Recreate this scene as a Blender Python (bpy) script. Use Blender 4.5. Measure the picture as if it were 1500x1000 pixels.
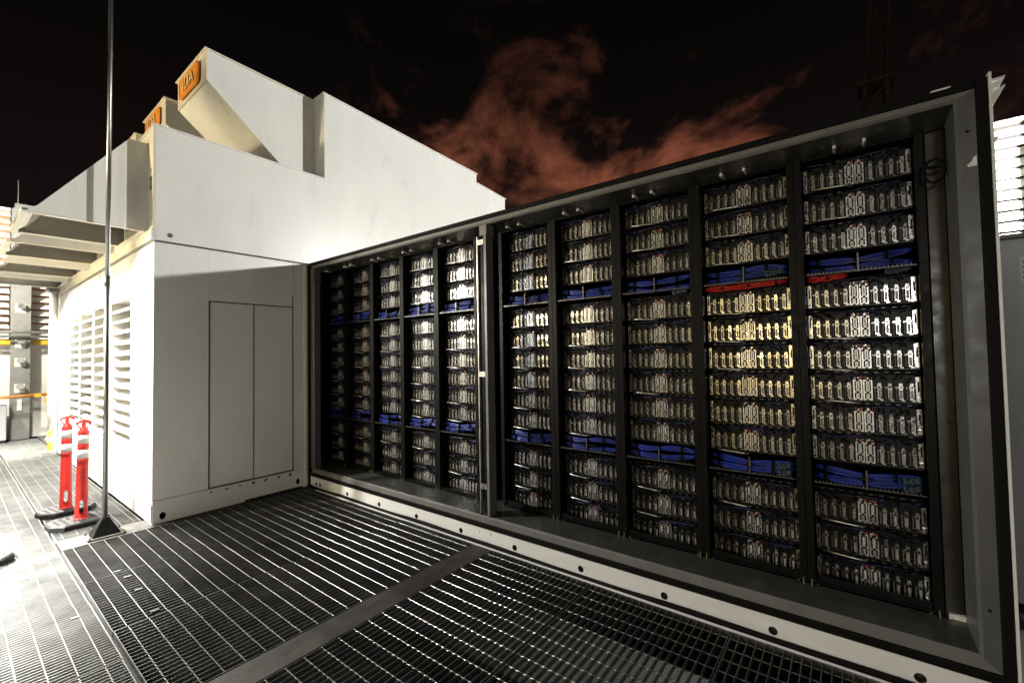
import bpy, bmesh, math, random
from mathutils import Vector, Matrix
random.seed(7)
S = bpy.context.scene
for o in list(bpy.data.objects): bpy.data.objects.remove(o)

# ------------------------------------------------------------------ camera
cam_d = bpy.data.cameras.new("Camera"); cam = bpy.data.objects.new("Camera", cam_d)
S.collection.objects.link(cam); S.camera = cam
cam_d.sensor_width = 36.0; cam_d.lens = 641.4 / 1500 * 36.0; cam_d.clip_end = 2000; cam_d.clip_start = 0.05
yaw, pit, rol = math.radians(37.6334), math.radians(1.7143), math.radians(-0.9846)
fw = Vector((math.cos(yaw) * math.cos(pit), math.sin(yaw) * math.cos(pit), math.sin(pit)))
rt = Vector((math.sin(yaw), -math.cos(yaw), 0)); up = rt.cross(fw)
rt2 = math.cos(rol) * rt + math.sin(rol) * up; up2 = -math.sin(rol) * rt + math.cos(rol) * up
cam.matrix_world = Matrix(((rt2.x, up2.x, -fw.x, -2.897), (rt2.y, up2.y, -fw.y, -5.573), (rt2.z, up2.z, -fw.z, 1.64), (0, 0, 0, 1)))

# ------------------------------------------------------------------ exposure
S.view_settings.view_transform = 'Standard'; S.view_settings.look = 'None'
S.view_settings.exposure = 0.0; S.view_settings.gamma = 1.0; S.view_settings.use_curve_mapping = False

# ------------------------------------------------------------------ night sky with city-lit clouds
W = bpy.data.worlds.new("World"); S.world = W; W.use_nodes = True
nt = W.node_tree; nt.nodes.clear()
def N(t, **k):
    n = nt.nodes.new(t)
    for a, b in k.items(): setattr(n, a, b)
    return n
def L(a, b): nt.links.new(a, b)
tc = N('ShaderNodeTexCoord'); sep = N('ShaderNodeSeparateXYZ'); L(tc.outputs['Generated'], sep.inputs[0])
def math_(op, a, b=None, c=None, clamp=False):
    n = N('ShaderNodeMath', operation=op, use_clamp=clamp)
    for i, v in enumerate((a, b, c)):
        if v is None: continue
        if isinstance(v, (int, float)): n.inputs[i].default_value = v
        else: L(v, n.inputs[i])
    return n.outputs[0]
def maprange(v, a, b, c=0., d=1., smooth=True):
    n = N('ShaderNodeMapRange'); n.interpolation_type = 'SMOOTHSTEP' if smooth else 'LINEAR'
    L(v, n.inputs[0])
    for i, x in enumerate((a, b, c, d)): n.inputs[i + 1].default_value = x
    return n.outputs[0]
mp = N('ShaderNodeMapping'); mp.inputs['Location'].default_value = (2.6, 6.6, 1.2); mp.inputs['Scale'].default_value = (1, 1, 1.35)
L(tc.outputs['Generated'], mp.inputs[0])
nz = N('ShaderNodeTexNoise'); nz.inputs['Scale'].default_value = 3.6; nz.inputs['Detail'].default_value = 9
nz.inputs['Roughness'].default_value = 0.62; nz.inputs['Distortion'].default_value = 0.35; L(mp.outputs[0], nz.inputs['Vector'])
dotn = N('ShaderNodeVectorMath', operation='DOT_PRODUCT'); L(tc.outputs['Generated'], dotn.inputs[0]); dotn.inputs[1].default_value = (0.81, 0.42, 0.39)
lobe = maprange(dotn.outputs['Value'], 0.86, 0.995)
elev = maprange(sep.outputs[2], 0.62, 0.22)
bias = math_('MULTIPLY', math_('MULTIPLY', lobe, elev), 0.30)
cl = math_('MULTIPLY', maprange(math_('ADD', nz.outputs[0], bias), 0.56, 0.81), math_('MULTIPLY', maprange(sep.outputs[2], 0.75, 0.25), maprange(dotn.outputs['Value'], 0.70, 0.965, 0.10, 1.0)))
glow = math_('MULTIPLY', maprange(sep.outputs[2], 0.62, 0.05), maprange(dotn.outputs['Value'], -0.4, 0.95))
mixc = N('ShaderNodeMix', data_type='RGBA'); mixc.inputs['A'].default_value = (0.0018, 0.0015, 0.0015, 1); mixc.inputs['B'].default_value = (0.0125, 0.0068, 0.0068, 1)
L(glow, mixc.inputs['Factor'])
mixd = N('ShaderNodeMix', data_type='RGBA'); mixd.inputs['B'].default_value = (0.27, 0.082, 0.043, 1)
L(cl, mixd.inputs['Factor']); L(mixc.outputs['Result'], mixd.inputs['A'])
bg = N('ShaderNodeBackground'); bg.inputs[1].default_value = 1.0; L(mixd.outputs['Result'], bg.inputs[0])
wo = N('ShaderNodeOutputWorld'); L(bg.outputs[0], wo.inputs[0])

# ------------------------------------------------------------------ floodlights of the yard and two added fill lamps (position, aim, kind, power, colour, radius, cone)
LAMPS = dict(
    corner=dict(pos=(-2.86, 0.62, 2.86), aim=(-2.05, -0.35, 0.0), kind='SPOT', power=950, col=(1.0, 0.985, 0.93), rad=0.05, cone=152, blend=0.6,
                label='small floodlight on a post beside the first intake hood, left of the picture'),
    floor=dict(pos=(-4.5, 0.9, 3.4), aim=(-3.60, -0.15, 0.0), kind='SPOT', power=21000, col=(1.0, 0.985, 0.93), rad=0.08, cone=57, blend=0.75,  # added lamp out of view, whitens the left floor
               label='added unseen fill floodlight on a post brightening the left walkway, left of the picture'),
    back=dict(pos=(-2.75, 5.3, 2.92), aim=(-2.45, 4.6, 0.0), kind='SPOT', power=6000, col=(1.0, 0.97, 0.88), rad=0.10, cone=150, blend=0.9,
              label='glaring floodlight on a post behind the intake hoods near the louvred building'),
    facade_fill=dict(pos=(-3.6, 6.4, 4.0), aim=(-1.9, 8.8, 2.4), kind='SPOT', power=1300, col=(1.0, 0.95, 0.82), rad=0.10, cone=125,  # added lamp out of view, brightens the far building front
                label='added unseen fill floodlight on a post brightening the far louvred building, left of the picture'),
    amber=dict(pos=(-7.0, 1.6, 2.6), aim=(-0.9, 0.9, 4.7), kind='SPOT', power=1700, col=(1.0, 0.82, 0.50), rad=0.20, cone=92, blend=0.7,
               label='amber floodlight on a post aimed up at the exhaust hoods, left of the picture'),
    right=dict(pos=(5.2, -8.3, 4.10), aim=(0, 0, 4), kind='POINT', power=3150, col=(1.0, 0.98, 0.93), rad=0.10, cone=0,
               label='floodlight on a tall post near the shutter building, right of the picture'),
    warm=dict(pos=(-9.2, -3.9, 1.9), aim=(0, -4.2, 1.7), kind='SPOT', power=350, col=(1.0, 0.75, 0.33), rad=0.75, cone=130,
              label='warm work light on a low stand behind the camera'),
    rear=dict(pos=(-8.0, -6.9, 2.2), aim=(0, -5.0, 1.6), kind='SPOT', power=350, col=(1.0, 0.985, 0.96), rad=0.45, cone=130,
              label='white work light on a low stand behind the camera'),
)

# ------------------------------------------------------------------ helpers
COL = S.collection
ORG = {}
class MB:
    def __init__(s): s.v = []; s.f = []; s.m = []
    def add(s, vs, fs, m=0):
        b = len(s.v); s.v += [tuple(p) for p in vs]
        for f in fs: s.f.append(tuple(b + i for i in f)); s.m.append(m)
        return s
    def box(s, x0, x1, y0, y1, z0, z1, m=0):
        if x0 > x1: x0, x1 = x1, x0
        if y0 > y1: y0, y1 = y1, y0
        if z0 > z1: z0, z1 = z1, z0
        v = [(x0, y0, z0), (x1, y0, z0), (x1, y1, z0), (x0, y1, z0), (x0, y0, z1), (x1, y0, z1), (x1, y1, z1), (x0, y1, z1)]
        return s.add(v, [(0, 3, 2, 1), (4, 5, 6, 7), (0, 1, 5, 4), (1, 2, 6, 5), (2, 3, 7, 6), (3, 0, 4, 7)], m)
    def prism(s, poly, ax, a, b, m=0):
        n = len(poly)
        def P(u, w, t):
            return (t, u, w) if ax == 'x' else (u, t, w) if ax == 'y' else (u, w, t)
        v = [P(u, w, a) for u, w in poly] + [P(u, w, b) for u, w in poly]
        fs = [tuple(range(n)), tuple(range(2 * n - 1, n - 1, -1))] + [(i, (i + 1) % n, n + (i + 1) % n, n + i) for i in range(n)]
        return s.add(v, fs, m)
    def tube(s, pts, r, n=8, m=0, cap=True):
        pts = [Vector(p) for p in pts]; k = len(pts)
        rs = r if isinstance(r, (list, tuple)) else [r] * k
        v = []; prev = None
        for i, p in enumerate(pts):
            d = (pts[min(i + 1, k - 1)] - pts[max(i - 1, 0)]).normalized()
            if prev is None: u = d.orthogonal().normalized()
            else: u = (prev - d * prev.dot(d)).normalized()
            prev = u; w = d.cross(u)
            for j in range(n):
                a = 2 * math.pi * j / n; v.append(p + (u * math.cos(a) + w * math.sin(a)) * rs[i])
        fs = [(i * n + j, i * n + (j + 1) % n, (i + 1) * n + (j + 1) % n, (i + 1) * n + j) for i in range(k - 1) for j in range(n)]
        if cap: fs += [tuple(range(n - 1, -1, -1)), tuple(range((k - 1) * n, k * n))]
        return s.add(v, fs, m)
    def lathe(s, c, prof, n=20, m=0):
        v = []; 
        for r, z in prof:
            for j in range(n):
                a = 2 * math.pi * j / n; v.append((c[0] + r * math.cos(a), c[1] + r * math.sin(a), c[2] + z))
        k = len(prof)
        fs = [(i * n + j, i * n + (j + 1) % n, (i + 1) * n + (j + 1) % n, (i + 1) * n + j) for i in range(k - 1) for j in range(n)]
        fs += [tuple(range(n - 1, -1, -1)), tuple(range((k - 1) * n, k * n))]
        return s.add(v, fs, m)
    def slab(s, a, b, w, t, m=0):
        """flat bar from a to b: w = width vector, t = thickness vector"""
        a, b, w, t = map(Vector, (a, b, w, t))
        v = [a - w / 2 - t / 2, a + w / 2 - t / 2, a + w / 2 + t / 2, a - w / 2 + t / 2, b - w / 2 - t / 2, b + w / 2 - t / 2, b + w / 2 + t / 2, b - w / 2 + t / 2]
        return s.add(v, [(0, 3, 2, 1), (4, 5, 6, 7), (0, 1, 5, 4), (1, 2, 6, 5), (2, 3, 7, 6), (3, 0, 4, 7)], m)
    def mesh(s, name, mats, off=(0, 0, 0), smooth=False):
        me = bpy.data.meshes.new(name)
        me.from_pydata([(x - off[0], y - off[1], z - off[2]) for x, y, z in s.v], [], s.f)
        for mt in (mats if isinstance(mats, (list, tuple)) else [mats]): me.materials.append(mt)
        me.polygons.foreach_set('material_index', s.m)
        bm = bmesh.new(); bm.from_mesh(me); bmesh.ops.recalc_face_normals(bm, faces=bm.faces); bm.to_mesh(me); bm.free()
        if smooth: me.polygons.foreach_set('use_smooth', [True] * len(me.polygons))
        me.update(); return me
    def build(s, name, mats, parent=None, smooth=False, bevel=0):
        off = ORG.get(parent.name, (0, 0, 0)) if parent else (0, 0, 0)
        o = bpy.data.objects.new(name, s.mesh(name, mats, off, smooth)); COL.objects.link(o)
        if parent: o.parent = parent
        ORG[o.name] = off
        if bevel:
            b = o.modifiers.new('bevel', 'BEVEL'); b.width = bevel; b.segments = 2; b.limit_method = 'ANGLE'
        return o
def place(name, me, parent, loc, rot=None):
    o = bpy.data.objects.new(name, me); COL.objects.link(o); o.parent = parent; o.location = loc
    if rot: o.rotation_euler = rot
    return o
def tag(o, label, cat, group=None):
    o['label'] = label; o['category'] = cat
    if group: o['group'] = group
    return o
def thing(name, label, cat, loc=(0, 0, 0), group=None):
    o = bpy.data.objects.new(name, None); COL.objects.link(o); o.location = loc; o.empty_display_size = 0.1
    ORG[o.name] = tuple(loc); return tag(o, label, cat, group)
def structure(o): o['kind'] = 'structure'; return o
def box(name, mat, parent, *a, bevel=0): return MB().box(*a).build(name, mat, parent, bevel=bevel)
def copy_tree(o, parent=None):
    c = o.copy(); COL.objects.link(c)
    if parent: c.parent = parent
    for ch in list(o.children): copy_tree(ch, c)
    return c
ORD = ['first', 'second', 'third', 'fourth', 'fifth', 'sixth', 'seventh', 'eighth', 'ninth', 'tenth', 'eleventh', 'twelfth']

# ------------------------------------------------------------------ materials
def mat(name, col, rough=0.5, metal=0.0, var=0.0, vscale=6.0, stretch=(1, 1, 1), rvar=0.0, bump=0.0, bscale=60.0, emit=None, estr=0.0,
        stain=None, stain_scale=4.0, stain_lo=0.62, stain_hi=0.75, spec=0.5, rand=0.0):
    m = bpy.data.materials.new(name); m.use_nodes = True; t = m.node_tree; p = t.nodes['Principled BSDF']
    p.inputs['Base Color'].default_value = (*col, 1); p.inputs['Roughness'].default_value = rough; p.inputs['Metallic'].default_value = metal
    p.inputs['Specular IOR Level'].default_value = spec
    if emit: p.inputs['Emission Color'].default_value = (*emit, 1); p.inputs['Emission Strength'].default_value = estr
    if var or rvar or bump or stain or rand:
        co = t.nodes.new('ShaderNodeNewGeometry'); mpn = t.nodes.new('ShaderNodeMapping'); mpn.inputs['Scale'].default_value = stretch
        t.links.new(co.outputs['Position'], mpn.inputs[0])
    src = None
    if var:
        n = t.nodes.new('ShaderNodeTexNoise'); n.inputs['Scale'].default_value = vscale; n.inputs['Detail'].default_value = 6; n.inputs['Roughness'].default_value = 0.62
        t.links.new(mpn.outputs[0], n.inputs['Vector'])
        mr = t.nodes.new('ShaderNodeMapRange'); mr.inputs[1].default_value = 0.3; mr.inputs[2].default_value = 0.7; mr.inputs[3].default_value = 1 - var; mr.inputs[4].default_value = 1 + var * 0.45
        t.links.new(n.outputs[0], mr.inputs[0])
        mx = t.nodes.new('ShaderNodeVectorMath'); mx.operation = 'SCALE'; mx.inputs[0].default_value = col; t.links.new(mr.outputs[0], mx.inputs['Scale']); src = mx.outputs[0]
    if rand:
        oi = t.nodes.new('ShaderNodeObjectInfo'); mr = t.nodes.new('ShaderNodeMapRange'); mr.inputs[3].default_value = 1 - rand; mr.inputs[4].default_value = 1 + rand * 0.5
        t.links.new(oi.outputs['Random'], mr.inputs[0]); mx = t.nodes.new('ShaderNodeVectorMath'); mx.operation = 'SCALE'
        if src: t.links.new(src, mx.inputs[0])
        else: mx.inputs[0].default_value = col
        t.links.new(mr.outputs[0], mx.inputs['Scale']); src = mx.outputs[0]
    if stain:
        n = t.nodes.new('ShaderNodeTexNoise'); n.inputs['Scale'].default_value = stain_scale; n.inputs['Detail'].default_value = 9; n.inputs['Roughness'].default_value = 0.7
        t.links.new(mpn.outputs[0], n.inputs['Vector'])
        mr = t.nodes.new('ShaderNodeMapRange'); mr.inputs[1].default_value = stain_lo; mr.inputs[2].default_value = stain_hi; t.links.new(n.outputs[0], mr.inputs[0])
        mx = t.nodes.new('ShaderNodeMix'); mx.data_type = 'RGBA'; mx.inputs['B'].default_value = (*stain, 1); t.links.new(mr.outputs[0], mx.inputs['Factor'])
        if src: t.links.new(src, mx.inputs['A'])
        else: mx.inputs['A'].default_value = (*col, 1)
        src = mx.outputs['Result']
    if src: t.links.new(src, p.inputs['Base Color'])
    if rvar:
        n = t.nodes.new('ShaderNodeTexNoise'); n.inputs['Scale'].default_value = vscale * 1.7; n.inputs['Detail'].default_value = 5
        t.links.new(mpn.outputs[0], n.inputs['Vector'])
        mr = t.nodes.new('ShaderNodeMapRange'); mr.inputs[1].default_value = 0.3; mr.inputs[2].default_value = 0.7; mr.inputs[3].default_value = max(0.04, rough - rvar); mr.inputs[4].default_value = rough + rvar
        t.links.new(n.outputs[0], mr.inputs[0]); t.links.new(mr.outputs[0], p.inputs['Roughness'])
    if bump:
        n = t.nodes.new('ShaderNodeTexNoise'); n.inputs['Scale'].default_value = bscale; n.inputs['Detail'].default_value = 3
        t.links.new(mpn.outputs[0], n.inputs['Vector'])
        b = t.nodes.new('ShaderNodeBump'); b.inputs['Strength'].default_value = bump; b.inputs['Distance'].default_value = 0.01
        t.links.new(n.outputs[0], b.inputs['Height']); t.links.new(b.outputs[0], p.inputs['Normal'])
    return m
WHITE = mat('white_paint', (0.74, 0.735, 0.70), 0.33, var=0.07, vscale=2.2, stretch=(1, 1, 0.45), rvar=0.08, bump=0.28, bscale=1.4, stain=(0.60, 0.57, 0.50), stain_scale=7, stain_lo=0.68, stain_hi=1.0)
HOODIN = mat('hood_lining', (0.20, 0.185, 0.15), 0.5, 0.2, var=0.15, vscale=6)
CREAM = mat('cream_paint', (0.76, 0.72, 0.60), 0.35, var=0.07, vscale=3, rvar=0.08)
RAILW = mat('rail_paint', (0.80, 0.79, 0.755), 0.42, var=0.08, vscale=5, stretch=(1, 0.5, 2), stain=(0.42, 0.38, 0.31), stain_scale=9, stain_lo=0.66, stain_hi=0.85)
GREY = mat('grey_paint', (0.088, 0.088, 0.082), 0.42, var=0.16, vscale=5, rvar=0.1, bump=0.05, bscale=40, stain=(0.11, 0.105, 0.095), stain_scale=14, stain_lo=0.70, stain_hi=0.8)
SILL = mat('lit_grey_paint', (0.155, 0.155, 0.145), 0.42, var=0.2, vscale=6, rvar=0.1, stain=(0.26, 0.255, 0.23), stain_scale=16, stain_lo=0.6, stain_hi=0.8)  # same frame grey with lamplight painted in, plus random lighter patches
GREYP = mat('grey_pan', (0.05, 0.05, 0.046), 0.36, var=0.25, vscale=9, rvar=0.12, stain=(0.12, 0.115, 0.10), stain_scale=25, stain_lo=0.66, stain_hi=0.8)
RUBBER = mat('black_rubber', (0.005, 0.005, 0.005), 0.65, var=0.3, vscale=20, spec=0.12)
BLACK = mat('black_steel', (0.0045, 0.0045, 0.0043), 0.45, var=0.25, vscale=12, rvar=0.1, spec=0.12)
SEAL = mat('dark_sealant', (0.045, 0.045, 0.042), 0.6, var=0.4, vscale=30)
VOID = mat('dark_case', (0.004, 0.004, 0.004), 0.6, spec=0.15)
METAL = mat('zinc_metal', (0.50, 0.495, 0.475), 0.25, 1.0, rand=0.25, rvar=0.12, vscale=40, var=0.15)
METAL2 = mat('bright_metal', (0.62, 0.61, 0.59), 0.33, 0.85, rand=0.2, rvar=0.1, vscale=40)
PLATE = mat('blade_plate', (0.006, 0.006, 0.006), 0.42, 0.15, spec=0.25, rand=0.4, var=0.3, vscale=60)
BEIGE = mat('connector_beige', (0.27, 0.25, 0.21), 0.4, rand=0.3)
PIN = mat('pin_white', (0.26, 0.255, 0.24), 0.35, rand=0.3)
REDP = mat('red_plug', (0.33, 0.045, 0.025), 0.4, rand=0.3)
BLUEC = mat('blue_cable', (0.010, 0.030, 0.26), 0.36, var=0.25, vscale=40, rand=0.25)
BLUED = mat('dark_blue_cable', (0.006, 0.011, 0.055), 0.4, rand=0.5)
REDC = mat('red_cable', (0.42, 0.014, 0.010), 0.35, var=0.2, vscale=40)
TEALC = mat('teal_cable', (0.028, 0.055, 0.060), 0.4, var=0.3, vscale=40)
GALV = mat('galvanised', (0.50, 0.50, 0.475), 0.36, 0.85, var=0.35, vscale=7, rvar=0.1, rand=0.2)
BARSL = mat('lit_walkway_bar', (0.22, 0.22, 0.21), 0.45, 0.25, var=0.4, vscale=5, rvar=0.12, rand=0.15)  # grating bar tone lightened, lamplight of the left side put into the colour
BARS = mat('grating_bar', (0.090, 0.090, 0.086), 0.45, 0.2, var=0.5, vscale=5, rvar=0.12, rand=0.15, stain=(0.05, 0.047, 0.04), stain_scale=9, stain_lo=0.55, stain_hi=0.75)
RODS = mat('grating_rod', (0.56, 0.555, 0.525), 0.31, 1.0, var=0.3, vscale=16)
RUSTY = mat('rusty_plate', (0.036, 0.031, 0.025), 0.62, 0.1, var=0.45, vscale=5, rvar=0.15, stain=(0.16, 0.075, 0.03), stain_scale=6, stain_lo=0.6, stain_hi=0.8)
STEEL = mat('dark_steel', (0.12, 0.12, 0.115), 0.4, 0.7, var=0.3, vscale=8)
POLEM = mat('pole_galvanised', (0.30, 0.31, 0.31), 0.33, 0.9, var=0.3, vscale=10, stretch=(1, 1, 0.2))
ORANGE = mat('orange_plastic', (0.44, 0.009, 0.003), 0.5, var=0.08, vscale=12, rvar=0.08)
REFL = mat('reflective_white', (0.42, 0.42, 0.42), 0.45, var=0.1, vscale=30)
SIGNO = mat('sign_orange', (0.90, 0.34, 0.04), 0.45, var=0.15, vscale=9)
SIGNL = mat('sign_letter', (0.80, 0.66, 0.36), 0.45)
SIGND = mat('sign_dark', (0.05, 0.035, 0.025), 0.6)
NAVY = mat('navy_label', (0.035, 0.04, 0.07), 0.4)
LABELW = mat('label_white', (0.42, 0.42, 0.44), 0.5)
INK = mat('ink', (0.12, 0.02, 0.015), 0.6)
GINK = mat('grey_ink', (0.25, 0.27, 0.24), 0.6)
CONCRETE = mat('lower_deck', (0.045, 0.044, 0.042), 0.85, var=0.3, vscale=1.5)
YELLOW = mat('yellow_paint', (0.72, 0.42, 0.03), 0.45, var=0.15, vscale=6)
BROWNP = mat('orange_pipe_paint', (0.55, 0.20, 0.03), 0.45, var=0.25, vscale=9)
BUILDW = mat('building_white', (0.76, 0.75, 0.70), 0.5, var=0.1, vscale=3, stain=(0.5, 0.4, 0.28), stain_scale=3, stain_lo=0.66, stain_hi=0.85)
BUILDG = mat('building_grey', (0.25, 0.25, 0.235), 0.5, var=0.2, vscale=4, stain=(0.30, 0.17, 0.06), stain_scale=4, stain_lo=0.62, stain_hi=0.8)
DARKIN = mat('dark_interior', (0.02, 0.018, 0.015), 0.7)
SLATR = mat('rusty_slat_back', (0.35, 0.17, 0.10), 0.6, var=0.3, vscale=8)
GWALL = mat('grey_cabinet_paint', (0.30, 0.31, 0.31), 0.5, var=0.1, vscale=4)
BROWN = mat('brown_steel', (0.038, 0.024, 0.016), 0.6, var=0.3, vscale=2)
LENS = mat('lamp_lens', (0.9, 0.9, 0.9), 0.3, emit=(1, 0.98, 0.92), estr=30)
LENSW = mat('warm_lamp_lens', (0.9, 0.8, 0.6), 0.3, emit=(1, 0.75, 0.38), estr=12)

# ------------------------------------------------------------------ floodlight fixtures with their light
def floodlight(key, d):
    p = Vector(d['pos']); t = thing('floodlight', d['label'], 'floodlight', (p.x, p.y, 0), 'yard floodlights')
    a = (Vector(d['aim']) - p); flat = Vector((a.x, a.y, 0)).normalized(); a.normalize()
    back = p - flat * 0.42
    MB().tube([(back.x, back.y, 0), (back.x, back.y, p.z + 0.12)], 0.035, 12).lathe((back.x, back.y, 0), [(0.14, 0), (0.14, 0.012)], 16).build('post', POLEM, t)
    side = a.cross(Vector((0, 0, 1))).normalized(); upv = side.cross(a)
    h = MB()
    c0 = p - a * 0.10; c1 = p - a * 0.26
    v = [c0 + side * sx * 0.17 + upv * sz * 0.13 for sx, sz in ((-1, -1), (1, -1), (1, 1), (-1, 1))] + [c1 + side * sx * 0.10 + upv * sz * 0.07 for sx, sz in ((-1, -1), (1, -1), (1, 1), (-1, 1))]
    h.add(v, [(0, 1, 2, 3), (7, 6, 5, 4), (0, 4, 5, 1), (1, 5, 6, 2), (2, 6, 7, 3), (3, 7, 4, 0)]).build('housing', STEEL, t)
    MB().tube([c1, (back.x, back.y, p.z + 0.06)], 0.014, 8).build('arm', STEEL, t)
    c2 = p - a * 0.097
    MB().add([c2 + side * sx * 0.15 + upv * sz * 0.11 + a * e for e in (0, 0.006) for sx, sz in ((-1, -1), (1, -1), (1, 1), (-1, 1))],
             [(3, 2, 1, 0), (4, 5, 6, 7), (0, 1, 5, 4), (1, 2, 6, 5), (2, 3, 7, 6), (3, 0, 4, 7)]).build('lens', LENSW if key in ('warm', 'amber') else LENS, t)
    ld = bpy.data.lights.new('lamp_light', d['kind']); ld.energy = d['power']; ld.color = d['col']; ld.shadow_soft_size = d['rad']
    if d['kind'] == 'SPOT': ld.spot_size = math.radians(d['cone']); ld.spot_blend = d.get('blend', 0.25)
    lo = bpy.data.objects.new('lamp_light', ld); COL.objects.link(lo); lo.parent = t
    lo.location = p - Vector((p.x, p.y, 0)) + a * (0.02 + (d['rad'] if d['kind'] == 'POINT' else 0)); lo.rotation_euler = a.to_track_quat('-Z', 'Y').to_euler()
for k, d in LAMPS.items(): floodlight(k, d)

# ================================================================== THE FLOOR
ground = structure(box('lower_ground', CONCRETE, None, -60, 60, -60, 60, -3.1, -3.0))
floor = bpy.data.objects.new('grating_floor', None); COL.objects.link(floor); structure(floor); floor['label'] = 'steel bar grating floor of the yard'
PCACHE = {}
def panel_mesh(w, d, pitch, bm_=None):
    bm_ = bm_ or BARS
    key = (round(w, 3), round(d, 3), pitch, bm_.name)
    if key in PCACHE: return PCACHE[key]
    b = MB(); n = int((d - 0.012) / pitch); p = (d - 0.012) / n
    for i in range(n + 1):
        y = 0.006 + i * p; b.box(0.006, w - 0.006, y - 0.0022, y + 0.0022, -0.030, 0, 0)
    b.box(0.001, 0.0055, 0.001, d - 0.001, -0.030, 0.0005, 0); b.box(w - 0.0055, w - 0.001, 0.001, d - 0.001, -0.030, 0.0005, 0)
    k = max(1, int(w / 0.1025)); q = 0.1025; x0 = (w - (k - 1) * q) / 2
    for j in range(k):
        x = x0 + j * q; m = n * 2
        vs = []; fs = []
        for i in range(m + 1):
            y = 0.003 + (d - 0.006) * i / m; a0 = i * math.pi / 4
            for e in range(4):
                a = a0 + e * math.pi / 2; vs.append((x + 0.0031 * math.cos(a), y, -0.0018 + 0.0031 * math.sin(a)))
        fs = [(i * 4 + e, i * 4 + (e + 1) % 4, i * 4 + 4 + (e + 1) % 4, i * 4 + 4 + e) for i in range(m) for e in range(4)]
        b.add(vs, fs, 1)
    PCACHE[key] = b.mesh('grating_panel', [bm_, RODS]); return PCACHE[key]
rp = random.Random(3)
def panels(x0, x1, ys, pitch, bm_=None):
    for a, b in zip(ys[:-1], ys[1:]):
        place('grating_panel', panel_mesh(x1 - x0 - 0.006, abs(b - a) - 0.006, pitch, bm_), floor, (x0 + 0.003 + rp.uniform(-.0015, .0015), min(a, b) + 0.003, rp.uniform(-0.004, 0.0)),
              (rp.uniform(-.0018, .0018), rp.uniform(-.0009, .0009), rp.uniform(-.002, .002)))
def seq(a, step, n): return [a + step * i for i in range(n + 1)]
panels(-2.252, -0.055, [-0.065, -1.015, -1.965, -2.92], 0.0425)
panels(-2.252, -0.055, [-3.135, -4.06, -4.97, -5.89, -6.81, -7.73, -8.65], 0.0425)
panels(-4.47, -2.268, seq(-8.77, 0.92, 19), 0.0317, BARSL)
panels(-6.69, -4.49, seq(-8.77, 0.92, 19), 0.0317, BARSL)
panels(-8.91, -6.71, seq(-8.77, 0.92, 12), 0.0317, BARSL)
panels(-2.252, -1.63, seq(0.27, 0.92, 9), 0.0317, BARSL)
panels(-1.61, 0.6, seq(6.2, 0.92, 3), 0.0317, BARSL)
panels(0.05, 2.25, seq(-8.85, 0.92, 2), 0.0425); panels(2.27, 4.47, seq(-8.85, 0.92, 2), 0.0425); panels(4.49, 6.69, seq(-8.85, 0.92, 2), 0.0425)
# flat steel cover plates and the joists under the grating
pl = box('cover_plate', RUSTY, floor, -2.25, -0.058, -3.130, -2.925, -0.014, -0.002, bevel=0.003)
box('cover_plate', RUSTY, floor, -2.25, -0.10, -0.06, 0.262, -0.014, -0.003, bevel=0.003)
for x in (-6.7, -4.48, -2.26, -1.12, -0.03):
    MB().box(x - 0.045, x + 0.045, -9.2, 8.9, -0.052, -0.036).box(x - 0.005, x + 0.005, -9.2, 8.9, -0.30, -0.052).box(x - 0.06, x + 0.06, -9.2, 8.9, -0.312, -0.30).build('joist', BLACK, floor)
for y in (-5.43, -3.03, -1.49, -0.55, 0.10, 2.11, 3.95, 5.8):
    MB().box(-8.9, 0.0, y - 0.05, y + 0.05, -0.345, -0.318).box(-8.9, 0.0, y - 0.005, y + 0.005, -0.5, -0.345).build('cross_beam', STEEL, floor)
pc = MB()
for x, y in ((-2.02, -1.16), (-2.02, -1.47), (-2.03, -1.9), (-2.36, -1.58), (-2.45, -2.5), (-2.05, -0.98)):
    place('clip', MB().box(-0.022, 0.022, -0.010, 0.010, 0.0005, 0.004).mesh('clip', BARS), floor, (x, y, 0.0), (0, 0, random.uniform(-.15, .15)))
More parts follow.
